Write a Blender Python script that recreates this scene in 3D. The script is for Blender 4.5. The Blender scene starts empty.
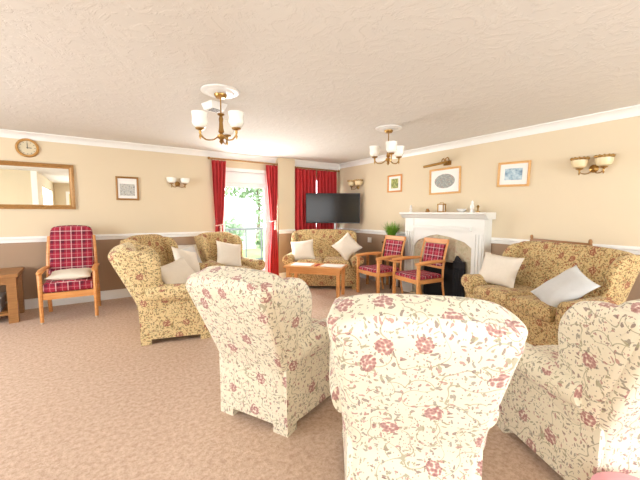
import bpy, bmesh, math, random
from mathutils import Vector, Matrix, noise
random.seed(7)
C = bpy.context.scene.collection
PI = math.pi
H, Y0, X0 = 2.4, 5.996, 4.5415          # ceiling height, mirror wall, fireplace wall

# ------------------------------------------------------------------ helpers
def lin(c):
    return tuple(((v/255)/12.92 if v/255 <= .04045 else ((v/255+.055)/1.055)**2.4) for v in c)

class G:
    """tiny node-graph helper"""
    def __init__(s, name):
        s.m = bpy.data.materials.new(name); s.m.use_nodes = True
        s.nt = s.m.node_tree; s.b = s.nt.nodes['Principled BSDF']
    def n(s, t, **kw):
        nd = s.nt.nodes.new(t)
        for k, v in kw.items(): setattr(nd, k, v)
        return nd
    def l(s, a, b): s.nt.links.new(a, b)
    def put(s, sock, v):
        if hasattr(v, 'links') or hasattr(v, 'is_linked'): s.l(v, sock)
        else:
            if isinstance(v, (tuple, list)) and len(v) == 3 and sock.type == 'RGBA': v = (*v, 1)
            sock.default_value = v
    def math(s, op, a, b=0., c=None):
        nd = s.n('ShaderNodeMath', operation=op); s.put(nd.inputs[0], a); s.put(nd.inputs[1], b)
        if c is not None: s.put(nd.inputs[2], c)
        return nd.outputs[0]
    def vmath(s, op, a, b):
        nd = s.n('ShaderNodeVectorMath', operation=op); s.put(nd.inputs[0], a); s.put(nd.inputs[1], b)
        return nd.outputs[0]
    def mix(s, f, a, b):
        nd = s.n('ShaderNodeMix', data_type='RGBA'); s.put(nd.inputs[0], f); s.put(nd.inputs[6], a); s.put(nd.inputs[7], b)
        return nd.outputs[2]
    def ramp(s, f, stops, interp='LINEAR'):
        nd = s.n('ShaderNodeValToRGB'); s.l(f, nd.inputs[0]); r = nd.color_ramp; r.interpolation = interp
        while len(r.elements) > len(stops): r.elements.remove(r.elements[-1])
        while len(r.elements) < len(stops): r.elements.new(.5)
        for e, (p, c) in zip(r.elements, stops):
            e.position = p; e.color = (*c, 1) if len(c) == 3 else c
        return nd.outputs[0]
    def noise(s, vec, scale, detail=3., rough=.5):
        nd = s.n('ShaderNodeTexNoise'); nd.inputs['Scale'].default_value = scale
        nd.inputs['Detail'].default_value = detail; nd.inputs['Roughness'].default_value = rough
        if vec is not None: s.l(vec, nd.inputs['Vector'])
        return nd
    def voro(s, vec, scale, rand=1., feature='F1', dim='2D'):
        nd = s.n('ShaderNodeTexVoronoi', voronoi_dimensions=dim, feature=feature)
        nd.inputs['Scale'].default_value = scale
        if 'Randomness' in nd.inputs: nd.inputs['Randomness'].default_value = rand
        s.l(vec, nd.inputs['Vector']); return nd
    def bump(s, h, strength=.3, dist=.01):
        nd = s.n('ShaderNodeBump'); nd.inputs['Strength'].default_value = strength
        nd.inputs['Distance'].default_value = dist; s.l(h, nd.inputs['Height']); s.l(nd.outputs[0], s.b.inputs['Normal'])
    def uv(s): return s.n('ShaderNodeTexCoord').outputs['UV']
    def ob(s): return s.n('ShaderNodeTexCoord').outputs['Object']
    def fin(s, col=None, rough=.6, metal=0., **kw):
        if col is not None: s.put(s.b.inputs['Base Color'], col)
        s.put(s.b.inputs['Roughness'], rough); s.put(s.b.inputs['Metallic'], metal)
        for k, v in kw.items(): s.put(s.b.inputs[k.replace('_', ' ')], v)
        return s.m

def plain(name, rgb, rough=.6, metal=0., var=.06, scale=12, **kw):
    g = G(name); c = lin(rgb); nz = g.noise(g.ob(), scale)
    a = tuple(max(0, v*(1-var)) for v in c); b = tuple(min(1, v*(1+var)) for v in c)
    return g.fin(g.mix(nz.outputs[0], a, b), rough, metal, **kw)

def fabric(name, base, base2, rose, rose2, leaves, dense=.32, sheen=.2, lr=.30):
    g = G(name); uv = g.uv()
    w = g.noise(uv, 9, 2); wv = g.vmath('MULTIPLY', g.vmath('SUBTRACT', w.outputs['Color'], (.5, .5, .5)), (.045, .045, 0))
    p = g.vmath('ADD', uv, wv)
    w2 = g.noise(uv, 30, 2); p2 = g.vmath('ADD', p, g.vmath('MULTIPLY', g.vmath('SUBTRACT', w2.outputs['Color'], (.5, .5, .5)), (.03, .03, 0)))
    col = g.mix(g.noise(uv, 7, 4).outputs[0], lin(base), lin(base2))
    # curling vines
    n1 = g.noise(uv, 5.5, 1); v1 = g.math('LESS_THAN', g.math('ABSOLUTE', g.math('SUBTRACT', n1.outputs[0], .47)), .005)
    rv = g.voro(uv, 6.5, .9); ring = g.math('LESS_THAN', g.math('ABSOLUTE', g.math('SUBTRACT', rv.outputs['Distance'], .33)), .013)
    half = g.math('GREATER_THAN', g.noise(uv, 11, 0).outputs[0], .5)
    ring = g.math('MULTIPLY', ring, half)
    vine = g.math('MAXIMUM', v1, ring)
    col = g.mix(g.math('MULTIPLY', vine, .75), col, lin(leaves[0]))
    # leaves and buds, three sizes and stretches
    for sc, st, thr, k in ((52, (1, .5, 1), lr, 0), (48, (.48, 1, 1), lr*.95, 1), (78, (1, .8, 1), lr*.9, 2)):
        q = g.vmath('ADD', g.vmath('MULTIPLY', p2, st), (k*3.7, k*1.3, 0))
        vo = g.voro(q, sc, 1.); sep = g.n('ShaderNodeSeparateColor'); g.l(vo.outputs['Color'], sep.inputs[0])
        m = g.math('MULTIPLY', g.math('LESS_THAN', vo.outputs['Distance'], thr), g.math('LESS_THAN', sep.outputs[0], dense))
        lc = g.ramp(sep.outputs[1], [(0, lin(leaves[0])), (.35, lin(leaves[1])), (.6, lin(leaves[2])), (.85, lin(leaves[3]))], 'CONSTANT')
        col = g.mix(g.math('MULTIPLY', m, .8), col, lc)
    # large blooms, petals drawn in two tones
    fv = g.voro(p, 5.2, .75); petals = g.voro(p, 75, 1.)
    fm = g.math('LESS_THAN', g.math('ADD', fv.outputs['Distance'], g.math('MULTIPLY', petals.outputs['Distance'], .05)), .19)
    fsep = g.n('ShaderNodeSeparateColor'); g.l(fv.outputs['Color'], fsep.inputs[0])
    fm = g.math('MULTIPLY', fm, g.math('LESS_THAN', fsep.outputs[0], .8))
    fc = g.ramp(petals.outputs['Distance'], [(.2, lin(rose2)), (.55, lin(rose)), (.75, lin(base))])
    col = g.mix(g.math('MULTIPLY', fm, .85), col, fc)
    wv2 = g.noise(uv, 260, 1); g.bump(wv2.outputs[0], .25, .004)
    return g.fin(col, .9, 0, Sheen_Weight=sheen)

def plaid(name):
    g = G(name); uv = g.uv(); s = g.n('ShaderNodeSeparateXYZ'); g.l(uv, s.inputs[0])
    col = lin((166, 34, 58)); 
    def band(ax, per, off, w):
        t = g.math('FRACT', g.math('ADD', g.math('DIVIDE', s.outputs[ax], per), off+10))
        return g.math('LESS_THAN', t, w)
    dark = g.math('ADD', g.math('MULTIPLY', band(0, .115, .30, .45), .5), g.math('MULTIPLY', band(1, .115, .30, .45), .5))
    c = g.mix(dark, col, lin((96, 16, 40)))
    light = g.math('MINIMUM', g.math('ADD', g.math('MULTIPLY', band(0, .115, .0, .09), .55), g.math('MULTIPLY', band(1, .115, .0, .09), .55)), 1.)
    c = g.mix(light, c, lin((240, 200, 196)))
    thin = g.math('MAXIMUM', band(0, .115, .5, .03), band(1, .115, .5, .03))
    c = g.mix(g.math('MULTIPLY', thin, .45), c, lin((240, 190, 190)))
    g.bump(g.noise(uv, 300, 1).outputs[0], .2, .003)
    return g.fin(c, .9)

def wood(name, a, b, rough=.4, sc=(3, 3, 40)):
    g = G(name); o = g.ob(); q = g.vmath('MULTIPLY', o, sc[::-1] if False else sc)
    nz = g.noise(q, 1.6, 5, .6); return g.fin(g.mix(g.ramp(nz.outputs[0], [(.3, (0, 0, 0)), (.7, (1, 1, 1))]), lin(a), lin(b)), rough)

M = {}
M['pale'] = fabric('floral_fabric_lit', (234, 225, 202), (226, 214, 188), (188, 134, 126), (148, 90, 88),
                   [(156, 148, 116), (140, 132, 116), (172, 122, 112), (128, 104, 94)], .42, .2, .24)  # copy of one floral cloth for near chairs, bright light put into its colour
M['gold'] = fabric('floral_fabric_dim_gold', (212, 186, 134), (198, 168, 112), (160, 92, 60), (128, 62, 44),
                   [(126, 96, 50), (112, 98, 58), (158, 92, 48), (120, 66, 40)], .6, .1, .28)  # same floral cloth for far seats, their dimmer golden light painted into it
M['honey'] = fabric('floral_fabric_half_lit', (230, 208, 160), (220, 196, 144), (178, 116, 94), (146, 82, 70),
                    [(132, 110, 66), (120, 106, 76), (160, 106, 70), (126, 86, 62)], .5, .1, .27)  # in-between copy of that cloth, half-lit tone painted in
M['piping'] = plain('piping_cord', (196, 162, 104), .9)
M['plaid'] = plaid('red_tartan_fabric')
M['oak'] = wood('honey_oak_wood', (206, 134, 70), (226, 162, 96))
M['brownoak'] = wood('brown_oak_wood', (142, 96, 52), (168, 118, 66))
M['gilt'] = plain('gilt_frame', (186, 138, 74), .4, .3, .25, 60)
M['giltdark'] = plain('antique_gilt', (160, 116, 62), .4, .3, .4, 70)
M['paleoak'] = wood('pale_frame_wood', (214, 160, 96), (226, 178, 114))
M['brass'] = plain('polished_brass', (172, 134, 76), .28, .9, .1)
M['white'] = plain('white_gloss_paint', (240, 238, 232), .35, 0, .015)
M['mantel'] = plain('white_mantel_paint', (228, 225, 216), .45, 0, .015)
M['upvc'] = plain('white_frame_plastic', (244, 244, 242), .3, 0, .01)
M['cushion'] = plain('oatmeal_cushion_cloth', (226, 214, 196), .95, 0, .05, 30)
M['cushion_grey'] = plain('grey_cushion_cloth', (206, 204, 200), .95, 0, .05, 30)
M['black'] = plain('black_plastic', (20, 20, 22), .35)
M['iron'] = plain('black_cast_iron', (22, 22, 24), .5, .4)
M['soot'] = plain('soot_black_lining', (26, 22, 20), .9)
M['paper'] = plain('white_paper', (236, 232, 224), .8, 0, .02)
M['redpaper'] = plain('red_paper', (176, 60, 44), .8)
M['leaf'] = plain('fresh_green_leaf', (112, 158, 40), .55, 0, .4, 20)
M['leafout'] = plain('garden_foliage', (146, 166, 126), .7, 0, .5, 4)
M['bark'] = plain('grey_bark', (120, 104, 84), .9)
M['pot'] = plain('dark_wicker_planter', (86, 58, 34), .8, 0, .3, 60)
M['china'] = plain('white_china', (236, 232, 226), .2, 0, .03)
M['pinkcloth'] = plain('pink_cloth', (240, 176, 184), .95)
M['rope'] = plain('pale_pink_cord', (232, 190, 176), .9)
M['rubber'] = plain('clear_foot', (196, 176, 160), .5)
M['render'] = plain('white_render', (230, 230, 226), .8)

g = G('red_curtain_cloth'); nz = g.noise(g.ob(), 14, 3)
M['curtain'] = g.fin(g.mix(nz.outputs[0], lin((172, 24, 30)), lin((198, 40, 40))), .75, 0, Sheen_Weight=.2)
g = G('ceiling_artex'); o = g.ob(); wn = g.noise(o, 3, 2)
q = g.vmath('ADD', o, g.vmath('MULTIPLY', wn.outputs['Color'], (.4, .4, .4)))
h1 = g.noise(q, 11, 4, .65); g.bump(g.ramp(h1.outputs[0], [(.48, (0, 0, 0)), (.56, (1, 1, 1))]), .35, .006)
M['ceiling'] = g.fin(g.mix(h1.outputs[0], lin((220, 215, 206)), lin((228, 223, 214))), .85)
g = G('beige_carpet'); o = g.ob(); n1 = g.noise(o, 130, 3, .7); n2 = g.noise(o, 1.4, 3); n3 = g.noise(o, 34, 4, .8)
c = g.ramp(n3.outputs[0], [(.34, lin((190, 158, 134))), (.62, lin((232, 208, 186)))])
c = g.mix(g.math('MULTIPLY', n1.outputs[0], .4), c, lin((160, 126, 104)))
c = g.mix(g.math('MULTIPLY', n2.outputs[0], .22), c, lin((180, 142, 112)))
g.bump(n1.outputs[0], .5, .008); M['carpet'] = g.fin(c, 1.)
def wallmat(name, up, low, zb):
    g = G(name); pos = g.n('ShaderNodeNewGeometry').outputs['Position']; s = g.n('ShaderNodeSeparateXYZ'); g.l(pos, s.inputs[0])
    nz = g.noise(pos, 2.2, 3); u = g.mix(nz.outputs[0], lin(up), lin([v+4 for v in up])); lo = g.mix(nz.outputs[0], lin(low), lin([v+6 for v in low]))
    g.bump(g.noise(pos, 60, 3).outputs[0], .08, .003)
    return g.fin(g.mix(g.math('GREATER_THAN', s.outputs[2], zb), lo, u), .8)
M['wall'] = wallmat('cream_over_brown_paint', (217, 199, 168), (166, 138, 112), .95)
M['cream'] = plain('cream_paint', (217, 199, 168), .8, 0, .02, 2)
g = G('window_glass'); g.b.inputs['Transmission Weight'].default_value = 1.; g.b.inputs['IOR'].default_value = 1.02
M['glass'] = g.fin((1, 1, 1), .0)
g = G('mirror_glass'); M['mirror'] = g.fin((.88, .9, .86), .0, 1.)
g = G('opal_glass'); nz = g.noise(g.ob(), 20, 2)
M['opal'] = g.fin(g.mix(nz.outputs[0], lin((244, 238, 224)), lin((252, 248, 238))), .25, 0, Emission_Color=(1, .9, .72, 1), Emission_Strength=.0)
M['amber'] = plain('cream_alabaster_glass', (226, 204, 160), .3, 0, .06)
g = G('screen_glass'); M['screen'] = g.fin((.006, .006, .008), .12, 0, Specular_IOR_Level=.45)
g = G('marbled_slab'); o = g.ob(); n1 = g.noise(o, 9, 6, .65); n2 = g.noise(o, 26, 4, .6)
c = g.ramp(n1.outputs[0], [(.3, lin((176, 160, 128))), (.5, lin((216, 200, 168))), (.62, lin((198, 164, 140))), (.75, lin((226, 214, 188)))])
M['marble'] = g.fin(g.mix(g.math('MULTIPLY', n2.outputs[0], .35), c, lin((168, 168, 140))), .25)
def artmat(name, cols, sc, mask=None):
    g = G(name); o = g.uv(); n1 = g.noise(o, sc, 5, .65)
    c = g.ramp(n1.outputs[0], [(.3+.45*i/(len(cols)-1), lin(k)) for i, k in enumerate(cols)])
    return g.fin(c, .35)
M['art_town'] = artmat('town_sketch_print', [(60, 58, 62), (150, 148, 140), (196, 190, 176), (120, 116, 96), (214, 206, 192)], 26)
M['art_green'] = artmat('green_field_print', [(60, 74, 30), (120, 130, 50), (190, 190, 110), (86, 100, 40)], 18)
M['art_grey'] = artmat('grey_village_print', [(110, 108, 110), (180, 176, 160), (130, 140, 140), (196, 160, 140), (98, 104, 110)], 26)
M['art_sea'] = artmat('seascape_print', [(70, 84, 110), (150, 176, 190), (200, 214, 216), (120, 150, 160)], 12)
g = G('lawn_grass'); n = g.noise(g.ob(), 5, 5, .7); M['lawn'] = g.fin(g.mix(n.outputs[0], lin((110, 140, 70)), lin((170, 186, 120))), .95)
M['paving'] = plain('grey_paving', (200, 194, 184), .9, 0, .15, 6)

def newobj(name, me, mat=None, parent=None, label=None):
    o = bpy.data.objects.new(name, me); C.objects.link(o)
    if parent is not None: o.parent = parent
    if mat is not None: me.materials.append(M[mat] if isinstance(mat, str) else mat)
    if label: o['label'] = label
    return o

def finish(bm, name, mat, parent=None, angle=40, label=None, uvrot=None):
    bmesh.ops.recalc_face_normals(bm, faces=bm.faces)
    uvl = bm.loops.layers.uv.new('UVMap')
    for f in bm.faces:
        f.smooth = True; n = f.normal; a = (abs(n.x), abs(n.y)*1.0, abs(n.z))
        k = a.index(max(a))
        for lp in f.loops:
            v = lp.vert.co
            lp[uvl].uv = (v.y+.37, v.z) if k == 0 else ((v.x, v.z+.11) if k == 1 else (v.x+.53, v.y))
    for e in bm.edges:
        if len(e.link_faces) == 2 and e.calc_face_angle(0) > math.radians(angle): e.smooth = False
    me = bpy.data.meshes.new(name); bm.to_mesh(me); bm.free()
    return newobj(name, me, mat, parent, label)

def empty(name, label, cat, loc=(0, 0, 0), rz=0, group=None):
    o = bpy.data.objects.new(name, None); C.objects.link(o); o.empty_display_size = .1
    o.location = loc; o.rotation_euler = (0, 0, rz); tag(o, label, cat, group); return o
def tag(o, label, cat, group=None):
    o['label'] = label; o['category'] = cat
    if group: o['group'] = group
    return o
def struct(o): o['kind'] = 'structure'; return o
def dup(root, loc, rz, label, group=None):
    r = root.copy(); C.objects.link(r); r.location = loc; r.rotation_euler = (0, 0, rz); r['label'] = label
    if group: r['group'] = group
    def rec(src, dst):
        for ch in list(src.children):
            c = ch.copy(); C.objects.link(c); c.parent = dst; rec(ch, c)
    rec(root, r); return r

def BM(): return bmesh.new()
def bevel(bm, w, seg=2, ang=30, faces=None):
    es = [e for e in bm.edges if len(e.link_faces) == 2 and e.calc_face_angle(0) > math.radians(ang)]
    bmesh.ops.bevel(bm, geom=es, offset=w, segments=seg, profile=.5, affect='EDGES', clamp_overlap=True)
def hexa(bm, b4, t4):
    """b4,t4: four (x,y,z) each, same order"""
    v = [bm.verts.new(p) for p in list(b4)+list(t4)]
    for f in ((3, 2, 1, 0), (4, 5, 6, 7), (0, 1, 5, 4), (1, 2, 6, 5), (2, 3, 7, 6), (3, 0, 4, 7)):
        bm.faces.new([v[i] for i in f])
def box(bm, x0, x1, y0, y1, z0, z1):
    hexa(bm, [(x0, y0, z0), (x1, y0, z0), (x1, y1, z0), (x0, y1, z0)], [(x0, y0, z1), (x1, y0, z1), (x1, y1, z1), (x0, y1, z1)])
def quickbox(name, mat, dims, parent=None, bv=0, label=None, seg=2):
    bm = BM(); box(bm, *dims)
    if bv: bevel(bm, bv, seg)
    return finish(bm, name, mat, parent, label=label)
def beam(bm, a, b, w, d, up=(0, 0, 1), taper=1.):
    a, b = Vector(a), Vector(b); t = (b-a).normalized(); s = t.cross(Vector(up))
    if s.length < 1e-4: s = Vector((1, 0, 0))
    s.normalize(); u = s.cross(t).normalized()
    def ring(p, k): return [p+s*w/2*k*i+u*d/2*k*j for i, j in ((-1, -1), (1, -1), (1, 1), (-1, 1))]
    hexa(bm, ring(a, 1), ring(b, taper))
def smoothpath(pts, n=6):
    pts = [Vector(p) for p in pts]; out = []
    for i in range(len(pts)-1):
        p0 = pts[max(i-1, 0)]; p1 = pts[i]; p2 = pts[i+1]; p3 = pts[min(i+2, len(pts)-1)]
        for k in range(n):
            t = k/n
            out.append(.5*((2*p1)+(-p0+p2)*t+(2*p0-5*p1+4*p2-p3)*t*t+(-p0+3*p1-3*p2+p3)*t**3))
    out.append(pts[-1]); return out
def tube(bm, pts, r, seg=8, flat=1., up=None):
    pts = [Vector(p) for p in pts]; rings = []; n = len(pts)
    rr = r if callable(r) else (lambda t: r)
    ref = Vector(up) if up else None
    for i, p in enumerate(pts):
        t = (pts[min(i+1, n-1)]-pts[max(i-1, 0)]).normalized()
        u = ref if ref else (Vector((0, 0, 1)) if abs(t.z) < .9 else Vector((1, 0, 0)))
        s = t.cross(u).normalized(); w = s.cross(t).normalized(); R = rr(i/(n-1))
        rings.append([bm.verts.new(p+s*math.cos(2*PI*k/seg)*R*flat+w*math.sin(2*PI*k/seg)*R) for k in range(seg)])
    for i in range(n-1):
        for k in range(seg):
            bm.faces.new((rings[i][k], rings[i][(k+1) % seg], rings[i+1][(k+1) % seg], rings[i+1][k]))
    bm.faces.new(rings[0]); bm.faces.new(rings[-1][::-1])
def lathe(bm, prof, c=(0, 0, 0), seg=20, mat=None):
    """prof: list of (r,z)"""
    rings = []; c = Vector(c)
    for r, z in prof:
        ps = [Vector((max(r, 1e-4)*math.cos(2*PI*k/seg), max(r, 1e-4)*math.sin(2*PI*k/seg), z)) for k in range(seg)]
        if mat: ps = [mat @ p for p in ps]
        rings.append([bm.verts.new(p+c) for p in ps])
    for i in range(len(rings)-1):
        for k in range(seg):
            bm.faces.new((rings[i][k], rings[i][(k+1) % seg], rings[i+1][(k+1) % seg], rings[i+1][k]))
    bm.faces.new(rings[0]); bm.faces.new(rings[-1][::-1])
def inset2(poly, d):
    n = len(poly); out = []
    area = sum(poly[i][0]*poly[(i+1) % n][1]-poly[(i+1) % n][0]*poly[i][1] for i in range(n)); sg = 1 if area > 0 else -1
    for i in range(n):
        a, b, c = Vector(poly[i-1]), Vector(poly[i]), Vector(poly[(i+1) % n])
        e1 = (b-a).normalized(); e2 = (c-b).normalized()
        n1 = Vector((-e1.y, e1.x))*sg; n2 = Vector((-e2.y, e2.x))*sg; m = (n1+n2)
        m = m/max(m.length, .3)
        out.append(b+m.normalized()*d)
    return out
def plate(bm, poly, t0, t1, r, fn):
    """closed outline (u,v) given thickness t0..t1, rounded rim of radius r; fn(u,v,t)->xyz"""
    S = [(r*1.9, t0), (r*.9, t0+r*.12), (r*.3, t0+r*.42), (0, t0+r), (0, t1-r), (r*.3, t1-r*.42), (r*.9, t1-r*.12), (r*1.9, t1)]
    rings = [[bm.verts.new(fn(p[0], p[1], t)) for p in inset2(poly, d)] for d, t in S]; n = len(poly)
    for i in range(len(rings)-1):
        for k in range(n):
            bm.faces.new((rings[i][k], rings[i][(k+1) % n], rings[i+1][(k+1) % n], rings[i+1][k]))
    a = bm.faces.new(rings[0]); b = bm.faces.new(rings[-1][::-1])
    bm.normal_update(); bmesh.ops.triangulate(bm, faces=[a, b])
def closed(pts, n=4):
    pts = [Vector((p[0], p[1], 0)) for p in pts]; out = []; L = len(pts)
    for i in range(L):
        p0, p1, p2, p3 = pts[i-1], pts[i], pts[(i+1) % L], pts[(i+2) % L]
        for k in range(n):
            t = k/n
            q = .5*((2*p1)+(-p0+p2)*t+(2*p0-5*p1+4*p2-p3)*t*t+(-p0+3*p1-3*p2+p3)*t**3); out.append((q.x, q.y))
    return out
def extr(bm, prof, a, b, fn):
    """prism of closed 2D profile between params a and b; fn(u,v,s)->xyz"""
    A = [bm.verts.new(fn(u, v, a)) for u, v in prof]; B = [bm.verts.new(fn(u, v, b)) for u, v in prof]; n = len(prof)
    for k in range(n): bm.faces.new((A[k], A[(k+1) % n], B[(k+1) % n], B[k]))
    bm.faces.new(A[::-1]); bm.faces.new(B)

# ------------------------------------------------------------------ room shell
XL, YB, YN = -3.6, -3.6, .6
struct(quickbox('floor', 'carpet', (XL-.2, X0+.2, YB-.2, Y0+.2, -.12, 0)))
struct(quickbox('ceiling', 'ceiling', (XL-.2, X0+.2, YB-.2, Y0+.2, H, H+.12)))
def wall(name, boxes, mat='wall'):
    bm = BM()
    for b in boxes: box(bm, *b)
    return struct(finish(bm, name, mat))
# mirror wall with patio door (x 1.80..2.94) and curtained window (x 3.5..4.42)
D0, D1, DT = 1.84, 2.90, 2.09
wall('wall_left', [(XL-.2, D0, Y0, Y0+.2, 0, H), (D0, D1, Y0, Y0+.2, DT, H), (D1, 3.5, Y0, Y0+.2, 0, H),
                   (3.5, 4.42, Y0, Y0+.2, 0, .8), (3.5, 4.42, Y0, Y0+.2, 2.1, H), (4.42, X0+.2, Y0, Y0+.2, 0, H)])
wall('wall_right', [(X0, X0+.2, YB, Y0, 0, H)])
# wall behind the camera with wide window
wall('wall_back', [(XL, .5, YB-.2, YB, 0, H), (.5, 4.1, YB-.2, YB, 0, .7), (.5, 4.1, YB-.2, YB, 2.15, H), (4.1, X0, YB-.2, YB, 0, H)], 'cream')
wall('wall_side', [(XL-.2, XL, YN, 1.9, 0, H), (XL-.2, XL, 1.9, 4.3, 0, .6), (XL-.2, XL, 1.9, 4.3, 2.15, H), (XL-.2, XL, 4.3, Y0, 0, H)])
wall('wall_front', [(XL-.2, -1.2, YN-.15, YN, 0, H)], 'cream')
wall('wall_hall', [(-1.35, -1.2, YB, -2.9, 0, H), (-1.35, -1.2, -2.9, -.3, 0, .5), (-1.35, -1.2, -2.9, -.3, 2.1, H), (-1.35, -1.2, -.3, YN-.15, 0, H)], 'cream')
wall('wall_pier', [(2.99, 3.355, Y0-.13, Y0, 0, H)])

def strip(name, prof, runs, mat='white'):
    """prof in (out,z); runs: (axis, wallcoord, outdir, from, to)"""
    bm = BM()
    for ax, w, d, a, b in runs:
        if ax == 'x': extr(bm, prof, a, b, lambda u, v, s: (s, w+d*u, v))
        else: extr(bm, prof, a, b, lambda u, v, s: (w+d*u, s, v))
    return struct(finish(bm, name, mat, angle=50))
corn = [(0, H), (.092, H), (.092, H-.012), (.08, H-.016), (.06, H-.022), (.036, H-.042), (.022, H-.062), (.016, H-.078), (.01, H-.09), (0, H-.09)]
strip('trim_1', corn, [('x', Y0, -1, XL, 2.99)])
strip('trim_2', corn, [('y', X0, -1, YB, Y0)])
corn2 = [(0, H), (.12, H), (.12, H-.014), (.10, H-.03), (.07, H-.06), (.045, H-.10), (.04, H-.125), (0, H-.125)]
strip('trim_3', corn2, [('x', Y0-.02, -1, 3.355, X0)])
rail = [(0, .925), (.012, .925), (.016, .94), (.016, .962), (.028, .972), (.028, .985), (.016, .992), (.012, 1.006), (0, 1.006)]
strip('trim_4', rail, [('x', Y0, -1, XL, D0-.06)])
strip('trim_5', rail, [('y', X0, -1, YB, 2.468), ('y', X0, -1, 3.862, Y0)])
strip('trim_6', rail, [('x', Y0, -1, D1+.06, 2.99), ('x', Y0-.13, -1, 2.99, 3.355), ('x', Y0, -1, 3.355, X0)])
base = [(0, 0), (.016, 0), (.016, .12), (.01, .138), (0, .14)]
strip('baseboard_left', base, [('x', Y0, -1, XL, D0-.06), ('x', Y0, -1, D1+.06, 2.99), ('x', Y0-.13, -1, 2.99, 3.355), ('x', Y0, -1, 3.355, X0)])
strip('baseboard_right', base, [('y', X0, -1, YB, 2.468), ('y', X0, -1, 3.862, Y0)])

# patio door
def framebox(bm, x0, x1, z0, z1, y0, y1, w, wb=None):
    wb = wb or w
    box(bm, x0, x0+w, y0, y1, z0, z1); box(bm, x1-w, x1, y0, y1, z0, z1)
    box(bm, x0+w, x1-w, y0, y1, z0, z0+wb); box(bm, x0+w, x1-w, y0, y1, z1-w, z1)
door = struct(empty('door_1', 'white glazed patio door between tied red curtains', 'door', ((D0+D1)/2, Y0, 0)))
hw = (D1-D0)/2
bm = BM(); framebox(bm, -hw, hw, .0, DT, .03, .12, .055, .04); box(bm, -hw+.055, hw-.055, .03, .12, DT-.20, DT-.055); bevel(bm, .006)
finish(bm, 'door_frame', 'upvc', door)
bm = BM(); framebox(bm, -hw+.06, hw-.06, .045, DT-.205, .045, .10, .075, .16); bevel(bm, .006)
finish(bm, 'door_leaf', 'upvc', door)
quickbox('pane', 'glass', (-hw+.13, hw-.13, .065, .072, .2, DT-.275), door)
bm = BM(); box(bm, hw-.115, hw-.085, .03, .045, .95, 1.15); tube(bm, [(hw-.1, .035, 1.07), (hw-.1, .0, 1.07), (hw-.2, .0, 1.07)], .009)
finish(bm, 'door_handle', 'china', door)
bm = BM(); framebox(bm, D0-.06, D1+.06, 0, DT+.06, Y0-.015, Y0+.03, .06)
bmesh.ops.delete(bm, geom=[f for f in bm.faces if max(v.co.z for v in f.verts) < .07], context='FACES')
struct(finish(bm, 'trim_7', 'white'))
# roller blind housing above the door
win = struct(empty('window_2', 'window behind the closed red curtains', 'window', (3.96, Y0, 0)))
bm = BM(); framebox(bm, -.46, .46, .8, 2.1, .05, .12, .06); box(bm, -.03, .03, .05, .12, .86, 2.04); finish(bm, 'window_frame', 'upvc', win)
quickbox('pane', 'glass', (-.4, .4, .08, .087, .86, 2.04), win)
for nm, (x, y, rz, hwid, z0, z1) in {'window_3': (2.3, YB, 0, 1.8, .7, 2.15), 'added_side_window': (XL, 3.1, PI/2, 1.2, .6, 2.15), 'added_hall_window': (-1.2, -1.6, PI/2, 1.3, .5, 2.1)}.items():  # side and hall windows are unseen, added to let light in
    w_ = struct(empty(nm, 'wide white framed window, unseen, for daylight in the lounge', 'window', (x, y, 0), rz)); sgn = -1 if nm == 'window_3' else 1
    bm = BM(); ya, yb = sorted((sgn*.05, sgn*.12)); framebox(bm, -hwid, hwid, z0, z1, ya, yb, .06)
    for k in (-1, 1): box(bm, k*hwid/3-.03, k*hwid/3+.03, ya, yb, z0+.06, z1-.06)
    finish(bm, 'window_frame', 'upvc', w_)

# inner doorway seen in the mirror
dr = struct(empty('door_2', 'cream door in white frame on the wall behind the camera', 'door', (-.35, YB, 0)))
bm = BM(); framebox(bm, -.5, .5, 0, 2.1, 0, .03, .09); finish(bm, 'door_frame', 'white', dr)
quickbox('door_leaf', plain('pale_yellow_door', (226, 206, 140), .5), (-.41, .41, 0, .02, .01, 2.01), dr)
quickbox('door_handle', 'iron', (-.36, -.3, .02, .05, .95, 1.12), dr)
strip('trim_8', [(-.0, 0), (.02, 0), (.02, H), (0, H)], [('x', YN, 1, -1.32, -1.2)])

# ------------------------------------------------------------------ outdoors
struct(quickbox('trim_9', 'paving', (XL-12, 14, Y0+.2, Y0+2.0, -.2, -.08)))
bpy.data.objects['trim_9'].name = 'patio_paving'
lawn = struct(quickbox('lawn', 'lawn', (XL-12, 14, Y0+2.0, 22, -.2, -.09)))
bm = BM()
for k in range(13): box(bm, .6+k*.42, .63+k*.42, Y0+1.95, Y0+1.98, -.09, .92)
box(bm, .5, 5.8, Y0+1.93, Y0+2.0, .9, .95); box(bm, .5, 5.8, Y0+1.95, Y0+1.98, .12, .16)
tag(finish(bm, 'patio_railing', plain('grey_metal', (120, 124, 122), .5)), 'grey metal railing across the patio beyond the glass door', 'railing')
sh = empty('garden_outbuilding', 'small white rendered outbuilding seen through the patio door', 'outbuilding', (4.75, 12.3, -.09))
quickbox('wall', 'render', (-.5, .5, 0, 1.2, 0, 1.6), sh)
bm = BM(); hexa(bm, [(-.6, -.1, 1.6), (.6, -.1, 1.6), (.6, 1.3, 1.6), (-.6, 1.3, 1.6)], [(-.6, .6, 2.0), (.6, .6, 2.0), (.6, .62, 2.0), (-.6, .62, 2.0)])
finish(bm, 'roof', 'render', sh)
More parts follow.
